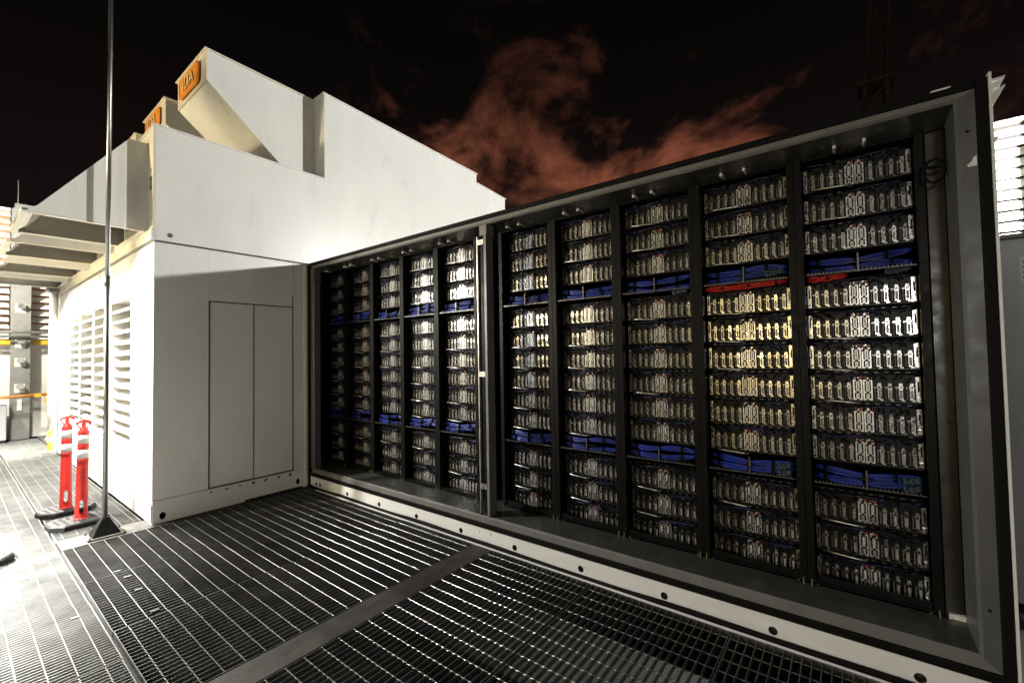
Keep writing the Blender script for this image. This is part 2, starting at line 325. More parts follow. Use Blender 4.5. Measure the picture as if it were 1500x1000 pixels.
# ================================================================== COOLING PLANT (white two-storey block with hoods)
plant = thing('cooling_plant', 'white two storey cooling plant with louvred side and angled exhaust hoods on top', 'plant building', (1.3, 3.05, 0))
def plate_holes(mb, ax, u0, u1, w0, w1, holes, front, back, cup, m=0, mcup=1, n=16):
    """plate with real round holes; (u,w) in-plane, front/back along ax ('x' or 'y')"""
    bm = bmesh.new(); edges = []
    def ring(pts):
        vs = [bm.verts.new((p[0], p[1], 0)) for p in pts]
        es = [bm.edges.new((vs[i], vs[(i + 1) % len(vs)])) for i in range(len(vs))]; edges.extend(es)
    outer = [(u0, w0), (u1, w0), (u1, w1), (u0, w1)]; ring(outer)
    loops = []
    for (u, w, ru, rw) in holes:
        lp = [(u + ru * math.cos(2 * math.pi * i / n), w + rw * math.sin(2 * math.pi * i / n)) for i in range(n)]
        loops.append(lp); ring(lp)
    bmesh.ops.triangle_fill(bm, edges=edges, use_beauty=True)
    bm.verts.index_update()
    P = (lambda u, w, t: (t, u, w)) if ax == 'x' else (lambda u, w, t: (u, t, w))
    mb.add([P(v.co.x, v.co.y, front) for v in bm.verts], [tuple(v.index for v in f.verts) for f in bm.faces], m)
    bm.free()
    mb.add([P(u, w, front) for u, w in outer] + [P(u, w, back) for u, w in outer], [(i, (i + 1) % 4, 4 + (i + 1) % 4, 4 + i) for i in range(4)] + [(4, 5, 6, 7)], m)
    for lp in loops:
        k = len(lp)
        mb.add([P(u, w, front) for u, w in lp] + [P(u, w, cup) for u, w in lp], [(i, (i + 1) % k, k + (i + 1) % k, k + i) for i in range(k)] + [tuple(range(k, 2 * k))], mcup)
    return mb
# lower storey
XL, YB = -1.609, 6.1
box('core', WHITE, plant, -1.38, -0.03, 0.05, YB, 0.02, 2.855)
box('panel', WHITE, plant, XL, -1.1250, 0.0, 0.048, 0.236, 2.853, bevel=0.0015)
box('panel', WHITE, plant, -1.1245, -0.2035, 0.0005, 0.048, 2.291, 2.853, bevel=0.0015)
box('panel', WHITE, plant, -0.1985, -0.078, 0.0, 0.048, 0.236, 2.853, bevel=0.002)
cp = box('corner_post', CREAM, plant, -0.073, -0.022, -0.012, 0.048, 0.0, 2.853, bevel=0.004)
box('post_rib', WHITE, cp, -0.053, -0.046, -0.0165, -0.0115, 0.02, 2.83)
mb = MB(); plate_holes(mb, 'y', XL + 0.001, -0.078, 0.003, 0.231, [(-1.524, 0.071, 0.027, 0.036), (-0.150, 0.088, 0.022, 0.036)], -0.003, 0.045, 0.04, 0, 1, 20)
mb.build('bottom_rail', [WHITE, VOID], plant)
for x0, x1 in ((-1.1165, -0.6675), (-0.6590, -0.2105)):
    box('door_leaf', WHITE, plant, x0, x1, 0.003, 0.046, 0.2475, 2.2805, bevel=0.003)
sl = MB(); sl.box(-1.1248, -1.1135, -0.0015, 0.012, 0.238, 2.289).box(-0.2135, -0.2022, -0.0015, 0.012, 0.238, 2.42).box(-1.1135, -0.2135, -0.0012, 0.012, 0.2375, 0.2485).box(-1.1135, -0.2135, -0.0012, 0.012, 2.2785, 2.2905)
sl.box(-0.6672, -0.6592, 0.0008, 0.012, 0.60, 2.2785).box(-0.6660, -0.6605, 0.002, 0.012, 0.2485, 0.5995)
sl.build('door_seal', SEAL, plant)
rs = random.Random(5)
for x, w, h, a in ((-1.099, .010, .010, 0), (-0.947, .024, .007, -.25), (-0.808, .020, .007, -.35), (-0.671, .018, .016, .3), (-0.535, .026, .010, .6), (-0.385, .018, .014, .2), (-0.245, .022, .015, .6)):
    pts = [(x + math.cos(t) * w * rs.uniform(.7, 1.15) * math.cos(a) - math.sin(t) * h * math.sin(a), 0.197 + math.cos(t) * w * math.sin(a) + math.sin(t) * h * rs.uniform(.7, 1.2) * math.cos(a)) for t in [i * math.pi / 5 for i in range(10)]]
    MB().prism(pts, 'y', -0.0065, -0.002).build('sealant_smear', SEAL, plant)
for i in range(14): MB().lathe((-1.52 + i * 0.105, -0.0008, 2.838), [(0.0035, 0), (0.0035, 0.003)], 6).build('rivet', SEAL, plant)
kd = MB(); kd.box(-0.76, -0.10, -0.012, -0.0035, 0.002, 0.022)
for i in range(8): kd.box(-0.74 + i * .085, -0.71 + i * .085, -0.0145, -0.0118, 0.006, 0.016, 1)
kd.build('kick_strip', [RUBBER, GREY], plant)
# left side wall with louvres
ly = [(0.876, 1.823), (1.93, 2.836), (2.976, 3.845), (3.958, 4.81)]; lz0, lz1 = 0.66, 2.36
box('side_panel', WHITE, plant, XL, -1.385, 0.051, 0.873, 0.0, 2.853)
box('side_panel', WHITE, plant, XL, -1.385, 4.813, YB, 0.0, 2.853)
box('side_panel', WHITE, plant, XL, -1.385, 0.876, 4.81, 0.0, lz0 - 0.003)
box('side_panel', WHITE, plant, XL, -1.385, 0.876, 4.81, lz1 + 0.003, 2.853)
for (a, b), (c, d) in zip(ly[:-1], ly[1:]): box('mullion', WHITE, plant, XL - 0.004, -1.42, b, c, lz0, lz1)
box('louvre_back', DARKIN, plant, -1.41, -1.392, 0.88, 4.80, lz0, lz1)
sm = MB(); L0 = 0.0
nsl = 13; ps = (lz1 - lz0) / nsl
for (a, b) in ly:
    for i in range(nsl):
        z = lz0 + i * ps
        s_ = MB().prism([(XL + 0.004, z + 0.004), (XL + 0.004, z + 0.034), (XL + 0.120, z + ps * 0.60), (XL + 0.124, z + ps * 0.60 - .004), (XL + 0.011, z + 0.030), (XL + 0.011, z + 0.004)], 'y', a + 0.003, b - 0.003)
        s_.build('slat', WHITE, plant)
box('rust_streak_plate', RUSTY, plant, XL - 0.0025, XL + 0.002, 0.004, 0.030, 0.01, 0.19)
# joint between the storeys
box('joint_strip', SEAL, plant, XL + 0.012, -0.03, 0.012, 0.05, 2.8535, 2.8735)
# upper storey
ub = box('upper_box', WHITE, plant, XL + 0.004, 0.2258, 0.0, YB, 2.874, 4.055)
MB().box(XL - 0.012, 0.222, -0.014, YB + .01, 4.0555, 4.072).build('roof_cap', WHITE, ub)
fp = MB().box(-1.585, -1.375, -0.0035, 0.003, 2.885, 2.995); fp.build('fitting_plate', WHITE, ub)
MB().prism([(-1.477 + 0.024 * math.cos(i * math.pi / 8), 2.940 + 0.024 * math.sin(i * math.pi / 8)) for i in range(16)], 'y', -0.007, -0.0036).build('vent_plug', GREY, ub)
box('side_flange', CREAM, plant, XL - 0.022, XL + 0.0035, 0.004, YB, 2.876, 2.985)
box('edge_flange', CREAM, plant, XL - 0.010, XL + 0.0035, 0.003, 0.178, 2.99, 4.05)
# tower
tw = MB().prism([(0.2265, 2.874), (3.30, 2.874), (3.30, 5.105), (0.2265, 5.235)], 'y', 0.0, YB).build('tower', WHITE, plant)
MB().prism([(0.205, 5.2365), (3.325, 5.1055), (3.325, 5.122), (0.205, 5.254)], 'y', -0.016, YB + .01).build('roof_cap', WHITE, tw)
t2 = MB().prism([(3.3008, 2.874), (4.17, 2.874), (4.17, 4.862), (3.3015, 4.932)], 'y', 0.0, YB).build('tower_step', WHITE, plant)
MB().prism([(3.304, 4.9335), (4.20, 4.8615), (4.20, 4.876), (3.304, 4.949)], 'y', -0.014, YB + .01).build('roof_cap', WHITE, t2)
# exhaust hoods
LETTERS = {}
def text_mesh(txt, size, depth, m):
    cu = bpy.data.curves.new('letters', 'FONT'); cu.body = txt; cu.size = size; cu.extrude = depth; cu.align_x = 'CENTER'; cu.align_y = 'CENTER'
    ob = bpy.data.objects.new('letters', cu); COL.objects.link(ob)
    me = bpy.data.meshes.new_from_object(ob.evaluated_get(bpy.context.evaluated_depsgraph_get()))
    bpy.data.objects.remove(ob); me.materials.clear(); me.materials.append(m); return me
def text_on_left(name, txt, size, depth, m, parent, pos):
    o = bpy.data.objects.new(name, text_mesh(txt, size, depth, m)); COL.objects.link(o)
    off = ORG.get(parent.name, (0, 0, 0)) if parent else (0, 0, 0)
    if parent: o.parent = parent
    o.matrix_local = Matrix(((0, 0, -1, pos[0] - off[0]), (-1, 0, 0, pos[1] - off[1]), (0, 1, 0, pos[2] - off[2]), (0, 0, 0, 1)))
    return o
for k in range(4):
    y0 = 0.271 + 1.54 * k; y1 = y0 + 1.02
    h = MB().prism([(-1.055, 5.262), (0.2240, 5.228), (0.2240, 4.0725), (-0.10, 4.0725), (-1.055, 4.898)], 'y', y0, y1).build('exhaust_hood', WHITE, plant)
    MB().prism([(-1.095, 5.2645), (0.222, 5.2295), (0.222, 5.243), (-1.095, 5.279)], 'y', y0 - 0.022, y1 + 0.022).build('hood_cap', CREAM, h)
    MB().box(-1.072, -1.056, y0, y1, 4.90, 5.262).build('front_plate', CREAM, h)
    sg = thing('hood_sign', f'orange rounded sign with raised letters on the front of the {ORD[k]} exhaust hood', 'sign', (-1.12, (y0 + y1) / 2, 5.08), 'signs on the exhaust hoods')
    ya, yb_, za, zb = y0 + 0.17, y0 + 0.86, 4.945, 5.215; r = 0.06
    def rr(ins):
        pts = []
        for cx, cz, a0 in ((yb_ - r, zb - r, 0), (ya + r, zb - r, 90), (ya + r, za + r, 180), (yb_ - r, za + r, 270)):
            for j in range(5):
                a = math.radians(a0 + j * 22.5); pts.append((cx + (r - ins) * math.cos(a), cz + (r - ins) * math.sin(a)))
        return pts
    MB().prism(rr(0.012), 'x', -1.092, -1.076).build('backing', SIGND, sg)
    MB().prism(rr(0), 'x', -1.1025, -1.0925).build('plate', SIGNO, sg)
    ring = MB()
    o_, i_ = rr(0.010), rr(0.022); n_ = len(o_)
    ring.add([(-1.1030, a, b) for a, b in o_] + [(-1.1030, a, b) for a, b in i_] + [(-1.1085, a, b) for a, b in o_] + [(-1.1085, a, b) for a, b in i_],
             [(2 * n_ + i, 2 * n_ + (i + 1) % n_, 3 * n_ + (i + 1) % n_, 3 * n_ + i) for i in range(n_)] + [(i, (i + 1) % n_, 2 * n_ + (i + 1) % n_, 2 * n_ + i) for i in range(n_)] + [(n_ + i, n_ + (i + 1) % n_, 3 * n_ + (i + 1) % n_, 3 * n_ + i) for i in range(n_)])
    ring.build('rim', SIGNO, sg)
    text_on_left('letters_shadow', 'IDA', 0.235, 0.003, INK, sg, (-1.1062, (ya + yb_) / 2 - 0.012, (za + zb) / 2 - 0.004))
    text_on_left('letters', 'IDA', 0.235, 0.005, SIGNL, sg, (-1.1085, (ya + yb_) / 2, (za + zb) / 2))
# intake hoods on the left side (open below)
for k in range(4):
    y0 = 0.205 + 1.54 * k; y1 = y0 + 1.0
    sp = [(XL - 0.002, 3.0), (XL - 0.002, 3.925), (-1.77, 3.915), (-2.40, 3.065), (-2.475, 3.0)]
    h = MB().prism(sp, 'y', y0, y0 + 0.012).build('intake_hood', WHITE, plant)
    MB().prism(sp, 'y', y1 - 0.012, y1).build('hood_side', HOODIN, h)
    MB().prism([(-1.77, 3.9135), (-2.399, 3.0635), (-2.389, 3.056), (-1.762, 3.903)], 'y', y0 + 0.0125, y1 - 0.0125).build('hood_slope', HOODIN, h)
    MB().prism([(XL - 0.002, 3.9245), (-1.7695, 3.9145), (-1.769, 3.904), (XL - 0.002, 3.914)], 'y', y0 + 0.0125, y1 - 0.0125).build('hood_top', WHITE, h)
    MB().box(-2.500, -2.455, y0 - 0.004, y1 + 0.004, 2.985, 2.9985).box(-2.500, -2.494, y0 - 0.004, y1 + 0.004, 2.9985, 3.035).build('hood_lip', CREAM, h)
    MB().box(-2.452, XL - 0.028, y0 - 0.004, y0 + 0.03, 2.986, 2.9985).box(-2.452, XL - 0.028, y1 - 0.03, y1 + 0.004, 2.986, 2.9985).box(XL - 0.062, XL - 0.028, y0 + 0.031, y1 - 0.031, 2.986, 2.9985).build('hood_flange', CREAM, h)
    for j in range(5): MB().lathe((-2.35 + j * 0.16, y0 + 0.012, 2.979), [(0.006, 0), (0.006, 0.0065)], 8).build('bolt', GALV, h)
lb = thing('wall_notice', 'small navy notice beside the letters E2 on the corner of the upper storey', 'notice', (XL - 0.012, 0.07, 3.47))
MB().box(XL - 0.0125, XL - 0.0095, 0.03, 0.112, 3.405, 3.535).build('plate', NAVY, lb)
MB().box(XL - 0.0140, XL - 0.0127, 0.045, 0.080, 3.425, 3.49).build('pictogram', LABELW, lb)
text_on_left('letters', 'E2', 0.062, 0.0008, GINK, lb, (XL - 0.0115, 0.075, 3.60))

# ================================================================== RACK CONTAINER
ct = thing('rack_container', 'long grey framed equipment container with its side open onto server racks', 'container', (1.2, -3.05, 0))
mb = MB(); hy = [-0.184, -0.27] + [-0.875 - 0.6145 * i for i in range(9)]
plate_holes(mb, 'x', -6.105, -0.012, 0.012, 0.131, [(y, 0.05, 0.0235 if i > 1 else .02, 0.0235) for i, y in enumerate(hy)] + [(-2.947, 0.095, 0.006, 0.006), (-3.073, 0.096, 0.006, 0.006)], -0.004, 0.10, 0.045, 0, 1, 18)
mb.build('bottom_rail', [RAILW, GREYP], ct)
wz = random.Random(11)
pts = []
for i in range(70):
    y = 0.0 - i * 6.14 / 69; sag = 0.012 * math.exp(-((y + 0.75) / .25) ** 2) + 0.008 * math.exp(-((y + 3.0) / .3) ** 2) + 0.006 * math.sin(y * 2.1) + 0.004 * math.sin(y * 5.3 + 1)
    pts.append((-0.020, y, 0.006 + sag))
MB().tube(pts, 0.017, 8).build('rubber_strip', RUBBER, ct, smooth=True)
MB().box(-0.052, -0.046, -6.13, -0.25, -0.012, 0.006).box(-0.046, -0.002, -6.13, -0.25, -0.012, -0.007).build('floor_angle', RAILW, ct)
# black door seal round the opening
g0 = -0.012
MB().box(g0, 0.02, -6.108, -0.043, 0.1335, 0.1765).build('gasket', RUBBER, ct, bevel=0.006)
MB().box(g0, 0.02, -6.068, -0.043, 2.8335, 2.872).build('gasket', RUBBER, ct, bevel=0.006)
MB().box(g0, 0.02, -6.1085, -6.0685, 0.177, 2.872).build('gasket', RUBBER, ct, bevel=0.006)
MB().box(g0, 0.02, -0.0425, -0.002, 0.015, 2.872).build('gasket', RUBBER, ct, bevel=0.006)
# grey frame: flange, bevel and reveal
def frame(x0, x1, a0, a1, name, m):
    """ring in the opening: a = (y_near_end, y_far_end, z0, z1) outer at x0 and inner"""
    (ya, yb2, za, zb) = a0; (yc, yd, zc, zd) = a1
    P0 = [(x0, ya, za), (x0, yb2, za), (x0, yb2, zb), (x0, ya, zb)]; P1 = [(x1, yc, zc), (x1, yd, zc), (x1, yd, zd), (x1, yc, zd)]
    return P0, P1
oy0, oy1, oz0, oz1 = -6.067, -0.044, 0.178, 2.832
iy0, iy1, iz0, iz1 = -6.010, -0.100, 0.226, 2.805
def ringpart(name, m, side):
    b = MB()
    for nm, (A, B) in dict(bottom=((oy0, oz0), (oy1, oz0)), right=((oy0, oz1), (oy0, oz0)), top=((oy1, oz1), (oy0, oz1)), left=((oy1, oz0), (oy1, oz1))).items():
        if nm != side: continue
        def inn(p, d): return (iy0 + d if p[0] == oy0 else iy1 - d, iz0 + d if p[1] == oz0 else iz1 - d)
        a, c = A, B; a1, c1 = inn(A, 0), inn(B, 0); a2, c2 = inn(A, 0.012), inn(B, 0.012)
        V = [(0.0, *a), (0.0, *c), (0.0, *c1), (0.0, *a1), (0.014, *a2), (0.014, *c2), (0.30, *c2), (0.30, *a2), (0.30, *a), (0.30, *c)]
        b.add(V, [(0, 1, 2, 3), (3, 2, 5, 4)], 0); b.add(V, [(4, 5, 6, 7), (7, 6, 9, 8), (8, 9, 1, 0), (0, 3, 4, 7, 8), (1, 9, 6, 5, 2)], 1)
    return b.build(name, m, ct)
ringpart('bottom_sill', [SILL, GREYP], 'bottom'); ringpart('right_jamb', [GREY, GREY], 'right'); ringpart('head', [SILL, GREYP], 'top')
# left jamb is shallow: the interior is wider behind it
b = MB(); b.prism([(0.0, -0.0445), (0.0, -0.100), (0.014, -0.112), (0.095, -0.112), (0.095, -0.0445)], 'z', 0.2265, 2.804); b.build('left_jamb', GREY, ct)
box('side_seal', RUBBER, ct, 0.0955, 0.13, -0.095, -0.045, 0.335, 2.62)
# interior
box('floor_pan', GREYP, ct, 0.302, 1.0, -6.00, 0.32, 0.19, 0.222)
box('ceiling', GREY, ct, 0.302, 2.40, -6.00, 0.32, 2.81, 2.83)
box('end_lining', GREYP, ct, 0.335, 0.36, -5.998, -5.93, 0.224, 2.808)
box('corner_foot', RAILW, ct, 0.30, 0.333, -5.998, -5.935, 0.224, 0.262)
box('back_wall', WHITE, ct, 2.40, 2.44, -6.10, 0.34, 0.0, 2.86)
box('roof', WHITE, ct, 0.022, 2.44, -6.10, 0.34, 2.8605, 2.874)
box('end_wall', WHITE, ct, 0.022, 2.398, -6.104, -6.070, 0.135, 2.858)
box('end_wall', WHITE, ct, 0.022, 2.398, 0.322, 0.34, 0.0, 2.858)
box('base_frame', BLACK, ct, 0.105, 2.398, -6.06, 0.318, 0.02, 0.17)
MB().box(-0.016, 0.06, -6.1195, -6.1095, 0.02, 2.885).build('corner_edge', RAILW, ct)
MB().prism([(-6.1198, 2.795), (-6.1640, 2.817), (-6.1620, 2.808), (-6.1245, 2.735), (-6.1198, 2.735)], 'x', 0.0, 0.007).build('hinge_gusset', RAILW, ct)
MB().prism([(-6.1215, 2.800), (-6.1215, 2.842), (-6.1640, 2.851), (-6.1460, 2.810)], 'x', 0.012, 0.019).build('hinge_gusset', RAILW, ct)
MB().prism([(-6.1198, 2.8505), (-6.1650, 2.8535), (-6.1650, 2.857), (-6.1198, 2.855)], 'x', 0.0, 0.06).build('hinge_plate', RAILW, ct)
MB().prism([(-6.1198, 2.56), (-6.1198, 2.588), (-6.142, 2.592)], 'x', 0.0, 0.007).build('hinge_gusset', RAILW, ct)
# middle post: two thin webs with a dark channel, side cheek behind
mp_ = MB().box(0.004, 0.100, -3.062, -3.036, 0.2385, 2.70).build('middle_post', SILL, ct)
MB().box(0.004, 0.030, -2.962, -2.950, 0.2385, 2.70).build('post_web', GALV, mp_)
MB().box(0.060, 0.100, -3.0355, -2.950, 0.2385, 2.70).build('post_channel', BLACK, mp_)
MB().box(0.003, 0.105, -3.070, -2.990, 2.7005, 2.792).build('post_bracket', SILL, mp_)
for z in (0.47, 1.45, 2.62):
    MB().box(0.000, 0.012, -3.0355, -2.9625, z, z + 0.045).build('latch_plate', GALV, mp_)
    MB().prism([(-2.999 + 0.006 * math.cos(i * math.pi / 5), z + 0.022 + 0.006 * math.sin(i * math.pi / 5)) for i in range(10)], 'x', -0.0015, -0.0002).build('bolt_hole', VOID, mp_)
# small marks on the frame
for y, z in ((-6.038, 2.640), (-6.035, 0.449)):
    MB().prism([(y + 0.007 * math.cos(i * math.pi / 6), z + 0.007 * math.sin(i * math.pi / 6)) for i in range(12)], 'x', -0.0015, 0.001).build('bolt_hole', VOID, ct)
MB().prism([(-6.064, 2.475), (-6.035, 2.474), (-6.032, 2.484), (-6.047, 2.497), (-6.054, 2.515), (-6.064, 2.522)], 'x', -0.0018, 0.001).build('paint_chip', RAILW, ct)
MB().prism([(-5.915, 2.862), (-5.925, 2.869), (-5.985, 2.869), (-5.990, 2.865), (-5.975, 2.861)], 'x', -0.0155, -0.0115).build('tape_scrap', RAILW, ct)
# ceiling hooks
LB = [0.205 - 0.577 * i for i in range(6)]; RBk = [-2.970 - 0.590 * i for i in range(6)]
racks = [(LB[i], LB[i + 1]) for i in range(5)] + [(RBk[i], RBk[i + 1]) for i in range(5)]
hk = MB().tube([(0.0, 0, 0.0), (0.025, 0, 0.0), (0.085, 0, -0.004)], [0.008, 0.0085, 0.0085], 10)
hk.tube([(0.0, 0, -0.002), (-0.003, 0, -0.014)], 0.0085, 8)
hkm = hk.mesh('ceiling_hook', RAILW, smooth=True)
for a, b in racks:
    yc = (a + b) / 2
    for e in (0.066, -0.066):
        if yc + e < -0.12: place('ceiling_hook', hkm, ct, (0.155 - 1.2, yc + e + 0.02 + 3.05, 2.782))
# ------------------------------------------------------------------ server racks
XR, XS = 0.29, 0.40
ZB, ZT = 0.250, 2.795
ROWS = [2.695, 2.505, 2.315, 1.975, 1.788, 1.602, 1.416, 1.232, 1.052, 0.705, 0.515, 0.325]
TRAYS = [2.135, 0.895]
HW = 0.252
ramp_r = random.Random(21)
# blade meshes (front towards -x, screen right = -y)
def rb(mb, u0, u1, z0, z1, d0, d1, m): mb.box(-d1, -d0, -u1, -u0, z0, z1, m)
def disc(mb, u, z, r, d0, d1, m, n=8): mb.prism([(-u + r * math.cos(2 * math.pi * i / n), z + r * math.sin(2 * math.pi * i / n)) for i in range(n)], 'x', -d1, -d0, m)
def blade(v):
    b = MB(); rr_ = random.Random(v)
    rb(b, 0.0006, 0.0454, -0.078, 0.078, -0.03, 0.0, 0)
    rb(b, 0.0006, 0.0013, -0.078, 0.030, 0.0, 0.004, 5)
    rb(b, 0.004, 0.0165, -0.070, 0.022, 0.0, 0.003, 2)
    for i in range(6):
        rb(b, 0.0075, 0.0135, -0.064 + i * 0.0125, -0.0595 + i * 0.0125, 0.003, 0.006, 4)
    disc(b, 0.0105, 0.014, 0.0055, 0.003, 0.008, 1); disc(b, 0.0105, 0.014, 0.003, 0.008, 0.0095, 2)
    rb(b, 0.0205, 0.0375, -0.066, 0.008, 0.0, 0.011, 1)
    rb(b, 0.0235, 0.0345, -0.056, -0.002, 0.011, 0.0125, 3)
    rb(b, 0.030, 0.0445, -0.076, -0.0665, 0.0, 0.012, 1)
    rb(b, 0.0188, 0.0392, 0.009, 0.026, 0.0, 0.009, 1); rb(b, 0.024, 0.034, 0.013, 0.021, 0.009, 0.0105, 2)
    rb(b, 0.0215, 0.0365, 0.027, 0.043, 0.0, 0.010, 1)
    if v == 0: rb(b, 0.0225, 0.036, 0.050, 0.055, 0.0, 0.014, 4)
    if v == 2: rb(b, 0.023, 0.035, 0.047, 0.053, 0.0, 0.012, 5)
    b.v = [(x, y, -0.078 + (z + 0.078) * (0.84 if z < 0.0779 else 1.0)) for x, y, z in b.v]
    return b.mesh('blade', [PLATE, METAL, VOID, BEIGE, PIN, BLUED])
def module():
    b = MB()
    rb(b, 0.0004, 0.0456, -0.079, 0.079, -0.03, 0.0, 0)
    rb(b, 0.002, 0.0085, -0.076, 0.052, 0.0, 0.010, 1); rb(b, 0.0375, 0.044, -0.076, 0.052, 0.0, 0.010, 1)
    for z in (-0.076, -0.030, 0.044): 
        rb(b, 0.0085, 0.0165, z, z + 0.0085, 0.0, 0.010, 1); rb(b, 0.0295, 0.0375, z, z + 0.0085, 0.0, 0.010, 1)
    pts = [(-0.023 + 0.0075 * math.cos(a), 0.033 + 0.0085 * math.sin(a)) for a in [i * math.pi / 6 for i in range(7)]] + [(-0.023 + 0.0075 * math.cos(a), -0.012 + 0.0085 * math.sin(a)) for a in [math.pi + i * math.pi / 6 for i in range(7)]]
    b.prism(pts, 'x', -0.014, 0.0, 1)
    b.prism([((y + 0.023) * 0.62 - 0.023, (z - 0.0105) * 0.85 + 0.0105) for y, z in pts], 'x', -0.0155, -0.0141, 4)
    rb(b, 0.0165, 0.0295, -0.068, -0.036, 0.0, 0.012, 1); rb(b, 0.0195, 0.0215, -0.064, -0.040, 0.012, 0.0128, 2); rb(b, 0.0245, 0.0265, -0.064, -0.040, 0.012, 0.0128, 2)
    rb(b, 0.006, 0.014, 0.056, 0.070, 0.0, 0.006, 4); rb(b, 0.016, 0.026, 0.058, 0.074, 0.0, 0.010, 1); rb(b, 0.028, 0.042, 0.056, 0.073, 0.0, 0.012, 5)
    for u in (0.0125, 0.0335):
        for z in (0.048, -0.0258): disc(b, u, z, 0.0045, 0.010, 0.013, 1)
    b.v = [(x, y, -0.079 + (z + 0.079) * 0.92) for x, y, z in b.v]
    return b.mesh('switch_module', [PLATE, METAL2, VOID, BEIGE, REFL, REDP])
def endplate(w, v):
    b = MB(); rb(b, 0, w, -0.078, 0.060, -0.02, 0.004, 0)
    rb(b, w * .35, w * .7, -0.02, 0.035, 0.004, 0.0055, 1); rb(b, w * .3, w * .75, -0.068, -0.058, 0.004, 0.0058, 1)
    if v: rb(b, w * .1, w * .95, -0.078, -0.052, 0.004, 0.016, 2)
    return b.mesh('end_plate', [METAL, VOID, METAL])
def casemesh():
    b = MB(); rb(b, -0.001, 2 * HW + 0.001, -0.090, 0.090, -0.60, -0.032, 0)
    rb(b, 0, 2 * HW, -0.0875, -0.0815, -0.03, 0.012, 0)
    rb(b, 0.002, 2 * HW - 0.002, -0.0815, -0.080, -0.03, 0.0125, 1)
    for i in range(10): rb(b, 0.03 + i * 0.046, 0.05 + i * 0.046, 0.082, 0.088, -0.03, -0.012, 1)
    return b.mesh('case', [BLACK, STEEL])
def harness(v):
    b = MB(); r_ = random.Random(100 + v)
    for i in range(16):
        u = 0.02 + i * 0.029 + r_.uniform(-.012, .012); du = r_.uniform(-.06, .06); z0 = r_.uniform(.022, .058)
        dz = r_.uniform(.004, .012); o = r_.uniform(.018, .035)
        pts = []
        for t in range(6):
            f_ = t / 5.0; pts.append((-(0.010 + o * math.sin(math.pi * min(f_, .75))), -(u + du * f_), z0 + (0.032 * f_) + dz * math.sin(math.pi * f_)))
        b.tube(pts, r_.uniform(.0028, .0042), 5, 0 if r_.random() < .42 else 1)
    for q in range(2):
        pts = []; zz = r_.uniform(.066, .084); ph = r_.uniform(0, 6)
        for t in range(12):
            u = 0.01 + 0.485 * t / 11; pts.append((-0.020 - 0.008 * math.sin(t * .9 + ph), -u, zz + 0.006 * math.sin(t * .7 + ph)))
        b.tube(pts, 0.005, 5, 1 if q else 0)
    return b.mesh('patch_cables', [BLUED, RUBBER], smooth=True)
def handle_mesh():
    b = MB(); b.tube([(0.0, -0.035, 0), (-0.045, -0.040, 0.003), (-0.052, -0.06, 0.004), (-0.054, -0.19, -0.003), (-0.046, -0.215, -0.006), (-0.006, -0.225, -0.008)], 0.0055, 7)
    return b.mesh('handle', METAL2, smooth=True)
BL = [blade(i) for i in range(3)]; MO = module(); EP0 = endplate(0.019, 0); EP1 = endplate(0.021, 1); CA = casemesh(); HN = [harness(i) for i in range(5)]; HD = handle_mesh()
def chassis(ri, row, y_left, zc):
    t = thing('server_chassis', f'server chassis in the {ORD[row]} row down of the {ORD[ri]} rack from the left', 'server', (XS, y_left, zc), 'server chassis in the racks')
    place('case', CA, t, (0, 0, 0))
    place('end_plate', EP0, t, (0, -0.001, 0)); place('end_plate', EP1, t, (0, -2 * HW + 0.0215, 0.006 if row % 3 else 0.0))
    u = 0.0215; k = 0
    for i in range(10):
        q = ramp_r
        if i in (4, 5): place('switch_module', MO, t, (0, -u, 0), (0, q.gauss(0, .006), q.gauss(0, .006)))
        else: place('blade', BL[q.randrange(3)], t, (q.uniform(-.002, .002), -u, 0), (0, q.gauss(0, .012), q.gauss(0, .012)))
        u += 0.0461
    place('patch_cables', HN[ramp_r.randrange(5)], t, (0, 0, 0))
    if ramp_r.random() < .75: place('handle', HD, t, (-0.003, -0.005 - ramp_r.uniform(0, .02), -0.086))
    return t
def strand(v, up_):
    b = MB(); r_ = random.Random(300 + v)
    n = 22
    for c in range(9):
        a = 2 * math.pi * c / 9; ph = r_.uniform(0, 6); pts = []
        for i in range(n):
            f_ = i / (n - 1); u = 0.015 + 0.475 * f_
            th = 0.0075 + 0.0095 * abs(math.sin(math.pi * (f_ * 2.0 + .02 * v))) ** .8
            sag = -0.020 * math.sin(math.pi * f_ * (1 if up_ else 2)) * (1 if up_ else 0.5) + (0.014 * f_ if v % 2 else -0.006 * f_)
            tw_ = a + f_ * 1.6
            pts.append((-0.045 - (th * 0.75) * math.cos(tw_) + 0.02 * (1 - math.sin(math.pi * min(1, f_ * 1.1))), -u, sag + th * math.sin(tw_) + .001 * math.sin(9 * f_ + ph)))
        b.tube(pts, 0.0048, 6)
    return b
STR = [strand(i, i < 2) for i in range(4)]; STRM = [s.mesh('strand', BLUEC, smooth=True) for s in STR]
def tie_mesh():
    b = MB(); n = 12
    b.tube([(-0.045, 0.009, 0), (-0.045, -0.009, 0)], 0.0245, n); return b.mesh('cable_tie', RUBBER, smooth=True)
TIE = tie_mesh()
def tray_mesh():
    b = MB(); b.box(-0.10, 0.10, -0.50, -0.004, -0.052, -0.049, 0)
    b.box(-0.101, -0.0985, -0.50, -0.004, -0.0485, -0.044, 1)
    for i in range(26): b.box(-0.0975, -0.094, -0.012 - i * 0.0185 - .004, -0.012 - i * 0.0185, -0.0488, -0.034, 1)
    b.box(-0.105, -0.101, -0.256, -0.248, -0.052, 0.055, 1)
    b.tube([(-0.103, -0.17, 0.004), (-0.103, -0.34, 0.004)], 0.002, 6, 1)
    return b.mesh('shelf', [BLACK, STEEL])
